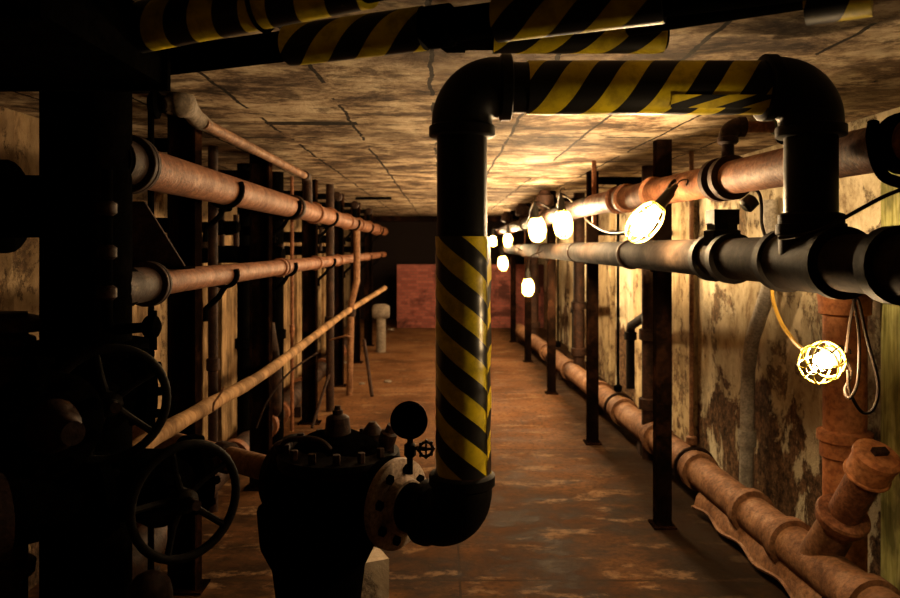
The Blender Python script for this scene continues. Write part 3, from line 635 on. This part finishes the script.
def gate_valve(label, c, n, Rr, depth, br, z_yoke, run):
    c = Vector(c); n = Vector(n).normalized(); b = c-n*depth
    T = Thing('gate_valve', label, 'valve', (b.x, b.y, b.z-br), 'black wheel valves')
    wheel_parts(T, c, n, Rr, .0125, 5, M['iron'])
    T.part('stem', MB().cyl(c+n*.06, b, .014, 12), M['rust_dark'])
    T.part('bonnet', MB().lathe(b, n, [(0, br*.75), (br*.8, br*.72), (br*.85, br*.95), (br*1.05, br*.95), (br*1.1, br*.5), (br*1.5, br*.34), (depth-.07, .03)], 24), M['soot'])
    run = Vector(run).normalized(); L = br*1.5
    T.part('body', MB().lathe(b-run*L, run, [(0, br*1.15), (.03, br*1.15), (.034, br*.7), (L*.5, br*.85), (L, br), (L*1.5, br*.85), (2*L-.034, br*.7), (2*L-.03, br*1.15), (2*L, br*1.15)], 28), M['soot'])
    for s in (-1, 1):
        for mb in bolts_mb(b+run*s*(L-.015), run, br*.98, 8, .013, .07): T.part('bolt', mb, M['soot'])
    return T, b
T1, b1 = gate_valve('black gate valve with the higher spoked handwheel, in front of the header', P(110, 404, 2.0), (.6, -.8, 0), .148, .20, .1, .1, (.8, .6, 0))
T2, b2 = gate_valve('black gate valve with the lower, larger spoked handwheel, nearest the aisle', P(186, 501, 2.05), (.72, -.69, .03), .153, .24, .105, .1, (.72, .69, 0))
T = Thing('inlet_pipe', 'black horizontal pipe feeding the lower wheel valve from the side', 'pipe', b2-Vector((.9, .6, .1)))
rn = Vector((.72, .69, 0)).normalized()
T.part('pipe', MB().sweep([b2-rn*.155, b2-rn*.5, b2-rn*.9], .085, 22), M['soot']); T.part('coupling', hub(b2-rn*.4, rn, .085, .06, 1.3), M['rust_dark'])
# big flanged stop valve at the far left
c = P(46, 424, 1.75)
T = Thing('flanged_valve', 'big black round-flanged valve with rusty nose, at the very edge by the header', 'valve', c-Vector((0, 0, .2)))
n = Vector((.75, -.62, 0)).normalized()
T.part('flange', MB().lathe(c, n, [(0, .118), (.005, .123), (.03, .123), (.035, .115)], 36), M['soot'])
T.part('flange', MB().lathe(c-n*.045, n, [(0, .118), (.005, .123), (.03, .123), (.035, .115)], 36), M['soot'])
T.part('nose', MB().lathe(c-n*.2, n, [(0, .055), (.06, .06), (.1, .075), (.14, .09), (.16, .1)], 24), M['soot'])
T.part('spindle', MB().lathe(c+n*.03, n, [(0, .065), (.04, .052), (.07, .032), (.11, .027)], 20), M['rust_dark'])
for mb in bolts_mb(c, n, .1, 8, .014, .13, .5): T.part('bolt', mb, M['soot'])
s0 = P(8, 340, 2.3)
T = Thing('edge_standpipe', 'dark rusty standpipe with stepped flanges at the picture edge, above the round-flanged valve', 'pipe', (s0.x, s0.y, 0))
T.part('pipe', MB().cyl((s0.x, s0.y, 0), (s0.x, s0.y, 1.42), .055, 18), M['rust_dark'])
for z, r in ((1.37, .10), (1.31, .075), (1.26, .10), (.94, .09), (.62, .075)): T.part('flange', MB().lathe((s0.x, s0.y, z), (.1, 0, 1), [(0, r*.95), (.005, r), (.035, r), (.04, r*.9)], 20), M['rust_dark'])
e0 = P(18, 505, 2.3); e1 = P(76, 468, 2.75)
T = Thing('slanting_pipe', 'short dark rusty pipe slanting up beneath the round-flanged valve', 'pipe', e0)
T.part('pipe', MB().cyl(e0-(e1-e0)*.4, e1, .042, 16), M['rust']); T.part('coupling', hub(e0+(e1-e0)*.3, e1-e0, .042, .07, 1.3), M['rust_dark'])
c = P(150, 590, 2.12)
T = Thing('capped_standpipe', 'brown dome-capped standpipe low beneath the larger handwheel', 'pipe', (c.x, c.y, 0))
T.part('pipe', MB().cyl((c.x, c.y, 0), (c.x, c.y, c.z-.04), .055, 20), M['rust_dark'])
T.part('dome_cap', MB().lathe((c.x, c.y, c.z-.06), (0, 0, 1), [(0, .062), (.05, .062), (.08, .055), (.1, .038), (.112, .015)], 20), M['rust_dark'])
# black duct overhead
T = Thing('ceiling_duct', 'black boxy duct under the ceiling in the dark corner above the header', 'duct', (-1.1, 1.3, 2.06))
T.part('casing', MB().bbox((-1.62, -.6, 2.06), (-.76, 2.05, 2.225)), M['soot'])
for y in (.6, 1.4, 2.04): T.part('seam_flange', MB().bbox((-1.64, y-.012, 2.045), (-.745, y+.012, 2.235)), M['soot'])

# ------------------------------------------------------------------ big control valve with gauge
c0 = Vector((LX, DL, ZV))+vdir*.245
T = Thing('control_valve', 'bulky black control valve with bolted cover and pale flange, beside the taped riser', 'valve', (-.36, 2.6, 0))
fl = T.part('flange', MB().lathe(c0, vdir, [(0, .14), (.004, .146), (.028, .146), (.032, .14)], 40), M['flange_pale'], label='pale worn bolted flange')
for mb in bolts_mb(c0-vdir*.004, vdir, .112, 8, .017, .014, .3): T.part('bolt', mb, M['soot'], fl)
T.part('neck_collar', MB().lathe(c0-vdir*.035, vdir, [(0, .085), (.03, .092), (.036, .092)], 28), M['flange_pale'], fl)
T.part('flange', MB().lathe(c0+vdir*.034, vdir, [(0, .14), (.004, .146), (.03, .146), (.034, .14)], 40), M['soot'])
bc = Vector((-.36, 2.6, ZV))
T.part('body', MB().lathe(c0+vdir*.05, vdir, [(0, .1), (.03, .11), (.08, .155), (.16, .195), (.25, .205), (.34, .185), (.4, .13), (.45, .1)], 32), M['soot'])
T.part('pedestal', MB().lathe((bc.x-.07, bc.y, 0), (0, 0, 1), [(0, .2), (.03, .2), (.04, .15), (.4, .145), (.52, .16), (.6, .2), (.72, .21)], 28), M['soot'])
cv = T.part('cover_plate', MB().lathe((bc.x, bc.y, .868), (0, 0, 1), [(0, .19), (.004, .21), (.022, .212), (.024, .204), (.026, .212), (.046, .208), (.05, .18), (.06, .13), (.085, .08)], 36), M['iron'])
for mb in bolts_mb((bc.x, bc.y, .925), (0, 0, 1), .182, 14, .0135, .05, .2): T.part('bolt', mb, M['rust_dark'], cv)
T.part('lower_rib', MB().lathe((bc.x, bc.y, .8), (0, 0, 1), [(0, .15), (.07, .175)], 28), M['soot'])
T.part('spring_housing', MB().lathe((bc.x-.005, bc.y, .925), (0, 0, 1), [(0, .062), (.01, .062), (.015, .05), (.105, .04), (.112, .03), (.116, .018), (.13, .018), (.132, .012), (.145, .01)], 20), M['rust_dark'])
fl2c = c0+vdir*.5
f2 = T.part('inlet_flange', MB().lathe(fl2c, vdir, [(0, .145), (.004, .15), (.03, .15), (.036, .07), (.05, .055)], 32), M['iron'])
for mb in bolts_mb(fl2c-vdir*.01, vdir, .12, 8, .014, .03): T.part('bolt', mb, M['rust_dark'], f2)
T.part('side_cock', MB().lathe((bc.x+.16, bc.y-.03, .93), (.3, -.2, 1), [(0, .02), (.03, .03), (.06, .03), (.065, .018), (.09, .015)], 10), M['rust_dark'])
T.part('pilot_tube', MB().sweep(spline([(bc.x-.2, bc.y-.03, .9), (bc.x-.17, bc.y-.07, .965), (bc.x-.06, bc.y-.09, .975), (bc.x+.0, bc.y-.1, .93)], 6), .009, 8), M['rust_dark'])
T.part('side_knob', MB().lathe((bc.x-.19, bc.y+.0, .9), (-.2, -.1, 1), [(0, .02), (.02, .028), (.045, .028), (.05, .012)], 10), M['rust_dark'])
T.part('cover_knob', MB().lathe((bc.x+.11, bc.y+.06, .93), (0, 0, 1), [(0, .03), (.03, .04), (.05, .028), (.07, .012)], 12), M['rust_dark'])
T = Thing('supply_pipe', 'rusty horizontal pipe running from the bulky black valve towards the stained wall', 'pipe', fl2c+vdir*.5-Vector((0, 0, .06)))
T.part('pipe', MB().cyl(fl2c+vdir*.04, fl2c+vdir*1.15, .047, 20), M['rust_pale'])
T.part('coupling', hub(fl2c+vdir*.42, vdir, .047, .07, 1.3), M['rust_dark'])
# gauge
gc = P(410, 421, 2.38)
T = Thing('pressure_gauge', 'round black pressure gauge on a short stem above the pale flange', 'gauge', (gc.x, gc.y, ZV+.14))
gn = Vector((.25, -1, .05)).normalized()
cs = T.part('case', MB().lathe(gc+gn*.018, -gn, [(0, .05), (.004, .055), (.03, .055), (.034, .06), (.042, .06), (.044, .054)], 32), M['soot'])
T.part('rim', MB().ring(gc-gn*.02, gn, .057, .004, 36, 8), M['rust'], cs)
T.part('dial', MB().lathe(gc-gn*.0265, -gn, [(0, .052), (.002, .052)], 28), M['dial'], cs)
T.part('stem', MB().cyl((gc.x, gc.y, ZV+.12), (gc.x, gc.y, gc.z-.05), .010, 10).lathe((gc.x, gc.y, gc.z-.115), (0, 0, 1), [(0, .012), (.006, .019), (.04, .019), (.046, .012)], 8), M['iron'])
wc = P(426, 449, 2.36)
T.part('cock_wheel', MB().ring(wc, (.35, -.9, .1), .022, .005, 20, 6).cyl(wc-Vector((.02, 0, 0)), wc+Vector((.02, 0, 0)), .004, 6).cyl(wc-Vector((0, 0, .02)), wc+Vector((0, 0, .02)), .004, 6).cyl(wc, (gc.x, gc.y, wc.z), .007, 8), M['rust_dark'])
for k in range(8):
    a = k*math.pi/4; T.part('wheel_tooth', MB().lathe(wc+Vector((math.cos(a)*.026*.93, math.cos(a)*.026*.36, math.sin(a)*.026)), (0, -1, 0), [(-.005, .005), (.005, .005)], 8), M['rust_dark'])
# pale block on the floor behind the pedestal
m = MB().box((0, 0, .1), (.2, .16, .2)); bl = m
for i, v in enumerate(bl.v): bl.v[i] = Matrix.Rotation(R(24), 3, 'Z') @ v + Vector((-.37, 3.45, 0))
T = Thing('concrete_block', 'pale concrete block on the floor behind the bulky black valve', 'block', (-.37, 3.45, 0))
T.part('block', bl, M['block'])

# ------------------------------------------------------------------ overhead pipes near the camera
def run(a, b, t): return Vector(a).lerp(Vector(b), t)
def sleeve_mb(a, b, r, n=24): return MB().sweep([run(a, b, i/n) for i in range(n+1)], r, 40)
A0, A1 = Vector((-.86, 2.17, 2.150)), Vector((1.25, 1.26, 2.150))
def at_px(a, b, px):
    k = (px-VX)/F; d = b-a; t = (k*a.y-a.x)/(d.x-k*d.y); return a+d*t
M['tape_a'] = hazard('hazard_tape_overhead', .165, 2, .30, (.58, .47, .01)); M['tape_b'] = hazard('hazard_tape_short', .150, 2, .05, (.58, .47, .01)); M['tape_t'] = hazard('hazard_tape_corner', .16, 1, .62, (.8, .66, .018))
T = Thing('overhead_taped_pipe', 'black overhead pipe with two short hazard-tape sleeves, slanting across above the loop', 'pipe', A0)
T.part('pipe', MB().cyl(A0-(A1-A0)*.02, A1, .04, 28), M['soot'])
for p0, p1 in ((290, 425), (497, 664)):
    T.part('hazard_tape', sleeve_mb(at_px(A0, A1, p0), at_px(A0, A1, p1), .053), M['tape_a'])
T.part('coupling', hub(at_px(A0, A1, 440), A1-A0, .042, .07, 1.22), M['soot'])
E0, E1 = Vector((.43, 1.74, 2.145)), Vector((1.25, 1.234, 2.145))
T = Thing('corner_end_pipe', 'black overhead pipe with one dim hazard-tape sleeve, above the right elbow of the loop', 'pipe', E0)
T.part('pipe', MB().cyl(E0, E1, .035, 24), M['soot'])
T.part('hazard_tape', sleeve_mb(at_px(E0, E1, 806), at_px(E0, E1, 872), .068), M['tape_t'])
T = Thing('short_taped_pipe', 'short hazard-taped pipe under the ceiling just above the loop crossover', 'pipe', (.05, 2.0, 2.19))
T.part('pipe', MB().cyl((.0, 2.02, 2.188), (.60, 2.02, 2.188), .037, 24).lathe((.06, 2.02, 2.188), (-1, 0, 0), [(0, .044), (.05, .044), (.07, .03), (.08, .01)], 20), M['soot'])
T.part('hazard_tape', sleeve_mb((.135, 2.02, 2.188), (.592, 2.02, 2.188), .046), M['tape_b'])
C0, C1 = Vector((-.80, 1.905, 2.17)), Vector((.35, 1.24, 2.17))
T = Thing('corner_taped_pipe', 'thick hazard-taped pipe in the upper corner, emerging from the black duct', 'pipe', C0)
T.part('pipe', MB().cyl(C0, C1, .05, 28), M['soot'])
T.part('hazard_tape', sleeve_mb(run(C0, C1, .02), at_px(C0, C1, 365), .061), M['tape_t'])
T.part('strap', MB().ring(at_px(C0, C1, 262), (C1-C0)+Vector((.25, .25, 0)), .066, .005, 32, 6), M['soot'])

# ------------------------------------------------------------------ caged lamps
L0 = Thing('caged_lamp', 'lamp', 'lamp', (0, 0, 0), 'caged string lamps')
L0.part('socket', MB().lathe((0, 0, 0), (0, 0, -1), [(-.03, .008), (0, .014), (.01, .021), (.07, .024), (.078, .031), (.09, .031)], 16), M['socket'])
L0.part('bulb', MB().lathe((0, 0, -.085), (0, 0, -1), [(0, .016), (.015, .019), (.04, .029), (.065, .037), (.09, .040), (.115, .036), (.135, .024), (.145, .008)], 16), M['bulb'])
prof = [(-.078, .030), (-.10, .044), (-.13, .056), (-.175, .060), (-.215, .053), (-.242, .036), (-.255, .018)]
cage = MB()
for k in range(8):
    a = k*math.pi/4; cage.sweep(spline([(math.cos(a)*r, math.sin(a)*r, z) for z, r in prof], 3), .0028, 6)
for z, r in ((-.08, .031), (-.125, .055), (-.2, .057), (-.255, .018)): cage.ring((0, 0, z), (0, 0, 1), r, .003, 24, 6)
L0b = L0
cg = L0.part('cage', cage, M['cage'])
L0.part('hook', MB().sweep(spline([(0, 0, .02), (0, 0, .05), (.02, 0, .07), (.03, 0, .05)], 5), .003, 6), M['cord'])
lamps = [ # centre of the bulb, distance, axis direction from socket to bulb, scale, label
    (822, 362, 2.22, (-.66, -.70, -.12), .98, 'caged lamp nearest the viewer, hanging below the grey pipe by cord loops'),
    (645, 222, 3.45, (-.62, .1, -.75), 1.15, 'bright caged lamp tilted against the rusty overhead pipe, second nearest'),
    (563, 224, 5.5, (.08, 0, -1), 1.15, 'third nearest caged lamp, upright just above the grey pipe'),
    (537, 229, 6.9, (.1, .1, -1), 1.3, 'fourth caged lamp above the grey pipe, left of the third'),
    (528, 287, 7.9, (0, 0, -1), 1.05, 'lowest caged lamp, hanging well below the grey pipe'),
    (503, 263, 9.9, (.1, 0, -1), 1.1, 'small far caged lamp hanging just under the grey pipe'),
    (508, 240, 10.8, (0, 0, -1), 1.1, 'small far caged lamp just above the grey pipe, beside the taped riser'),
    (493, 241, 12.8, (0, 0, -1), 1.1, 'farthest caged lamp, half tucked behind the taped riser edge'),
]
far_bulb = next(c for c in L0.o.children if c.name == 'bulb').data.copy(); far_bulb.materials[0] = M['bulb_far']; mid_bulb = far_bulb.copy(); mid_bulb.materials[0] = M['bulb']
near_bulb = next(c for c in L0.o.children if c.name == 'bulb').data            # the nearest cage holds a smaller bulb
for v in near_bulb.vertices: v.co.x *= .68; v.co.y *= .68; v.co.z = -.085+(v.co.z+.085)*.8
next(c for c in L0.o.children if c.name == 'bulb').data.materials[0] = M['bulb_dim']
sock = []
for i, (px, py, d, ax, sc, lb) in enumerate(lamps):
    ax = Vector(ax).normalized(); q = Vector((0, 0, -1)).rotation_difference(ax); top = P(px, py, d)-ax*.163*sc
    sock.append(top)
    if i == 0:
        L0.o.location = top; L0.o.rotation_mode = 'QUATERNION'; L0.o.rotation_quaternion = q; L0.o.scale = (sc,)*3; L0.o['label'] = lb
    else:
        o = copy_thing(L0.o, top, lb, q, sc)
        for ch in o.children:
            if ch.name.startswith('bulb'): ch.data = mid_bulb if i == 1 else far_bulb
# cords
T = Thing('lamp_cord', 'looped cord of the nearest caged lamp, dangling in front of the orange drain pipe', 'cord', P(858, 300, 2.2))
T.part('cord', MB().sweep(spline([sock[0]-Vector((-.02, -.02, -.0)), P(851, 372, 2.24), P(845, 390, 2.2), P(850, 398, 2.17), P(858, 380, 2.17), P(859, 335, 2.18), P(853, 296, 2.2)], 8), .0048, 8), M['cord'])
T.part('cord', MB().sweep(spline([P(846, 352, 2.25), P(852, 310, 2.2), P(858, 300, 2.19), P(866, 335, 2.17), P(878, 382, 2.16), P(874, 408, 2.16), P(862, 412, 2.16), P(850, 392, 2.18), P(848, 370, 2.2)], 8), .0048, 8), M['cord'])
single('amber_cord', MB().sweep(spline([P(773, 240, 2.62), P(772, 292, 2.66), P(780, 320, 2.6), P(793, 340, 2.5), P(803, 350, 2.36)], 8), .007, 8), M['cord_amber'], 'amber lit cord curving from the grey pipe down to the nearest lamp', 'cord', P(773, 292, 2.6))
single('draped_cord', MB().sweep(spline([P(779, 238, 2.16), P(790, 237, 2.14), P(815, 232, 2.12), P(842, 219, 2.12), P(864, 207, 2.12), P(885, 196, 2.1), P(905, 188, 2.08)], 8), .0058, 8), M['cord'], 'cord draped across the foot of the loop and up towards the overhead pipe', 'cord', P(790, 237, 2.14))
T = Thing('plug_cord', 'black plug with a curved cord behind the grey pipe, beside the loop', 'cord', P(752, 203, 3.0))
T.part('cord', MB().sweep(spline([P(742, 187, 3.0), P(755, 189, 3.0), P(761, 200, 3.0), P(762, 225, 3.0), P(768, 243, 2.98)], 8), .007, 8), M['cord'])
T.part('plug', MB().lathe(P(744, 208, 3.0), (1, 0, .9), [(0, .02), (.01, .032), (.05, .03), (.06, .012)], 14), M['socket'])
pts = [P(672, 196, 3.85), sock[1], P(640, 232, 4.2), P(610, 238, 4.9), P(588, 226, 5.5), P(580, 214, 5.9), sock[2], P(556, 215, 6.8), sock[3], P(527, 225, 8.6), P(518, 228, 9.6), sock[6], P(500, 232, 11.8), sock[7]]
single('string_light_cord', MB().sweep(spline([p+Vector((.0, .0, .035)) for p in pts], 6), .008, 8), M['cord'], 'long sagging cord linking the far caged lamps along the pipes', 'cord', pts[0])
for i, j, lb in ((4, 8.0, 'short cord holding the lowest lamp from the grey pipe'), (5, 10.0, 'short cord holding the small lamp under the grey pipe far along')):
    s = sock[i]+Vector((0, 0, .03)); single('hanging_flex', MB().sweep(spline([s, s+Vector((.03, 0, .12)), (RX-.09, s.y, ZR+.0), (RX, s.y, ZR+RR+.004)], 6), .007, 8), M['cord'], lb, 'cord', s)

# ------------------------------------------------------------------ camera, light, look
cd = bpy.data.cameras.new('camera'); cam = bpy.data.objects.new('camera', cd); COL.objects.link(cam); SC.camera = cam
cam.location = (0, 0, CZ); cam.rotation_euler = (R(90), 0, 0)
cd.sensor_width = 36; cd.lens = F/900*36; cd.shift_x = (450-VX)/900; cd.shift_y = -(299-VY)/900
cd.clip_start = .05; cd.dof.use_dof = True; cd.dof.focus_distance = 2.5; cd.dof.aperture_fstop = 4.0
# dim fill light added behind the viewer, no lamp is built there
ld = bpy.data.lights.new('fill_light', 'POINT'); ld.energy = 0.45; ld.color = (1, .68, .34); ld.shadow_soft_size = .1
lo = bpy.data.objects.new('fill_light', ld); COL.objects.link(lo); lo.location = (1.05, -.6, 1.5)
w = bpy.data.worlds.new('world'); SC.world = w; w.use_nodes = True
w.node_tree.nodes['Background'].inputs[0].default_value = (1, .6, .3, 1); w.node_tree.nodes['Background'].inputs[1].default_value = .0
vs = SC.view_settings; vs.view_transform = 'Standard'; vs.look = 'None'; vs.gamma = 1; vs.use_curve_mapping = False; vs.exposure = 0
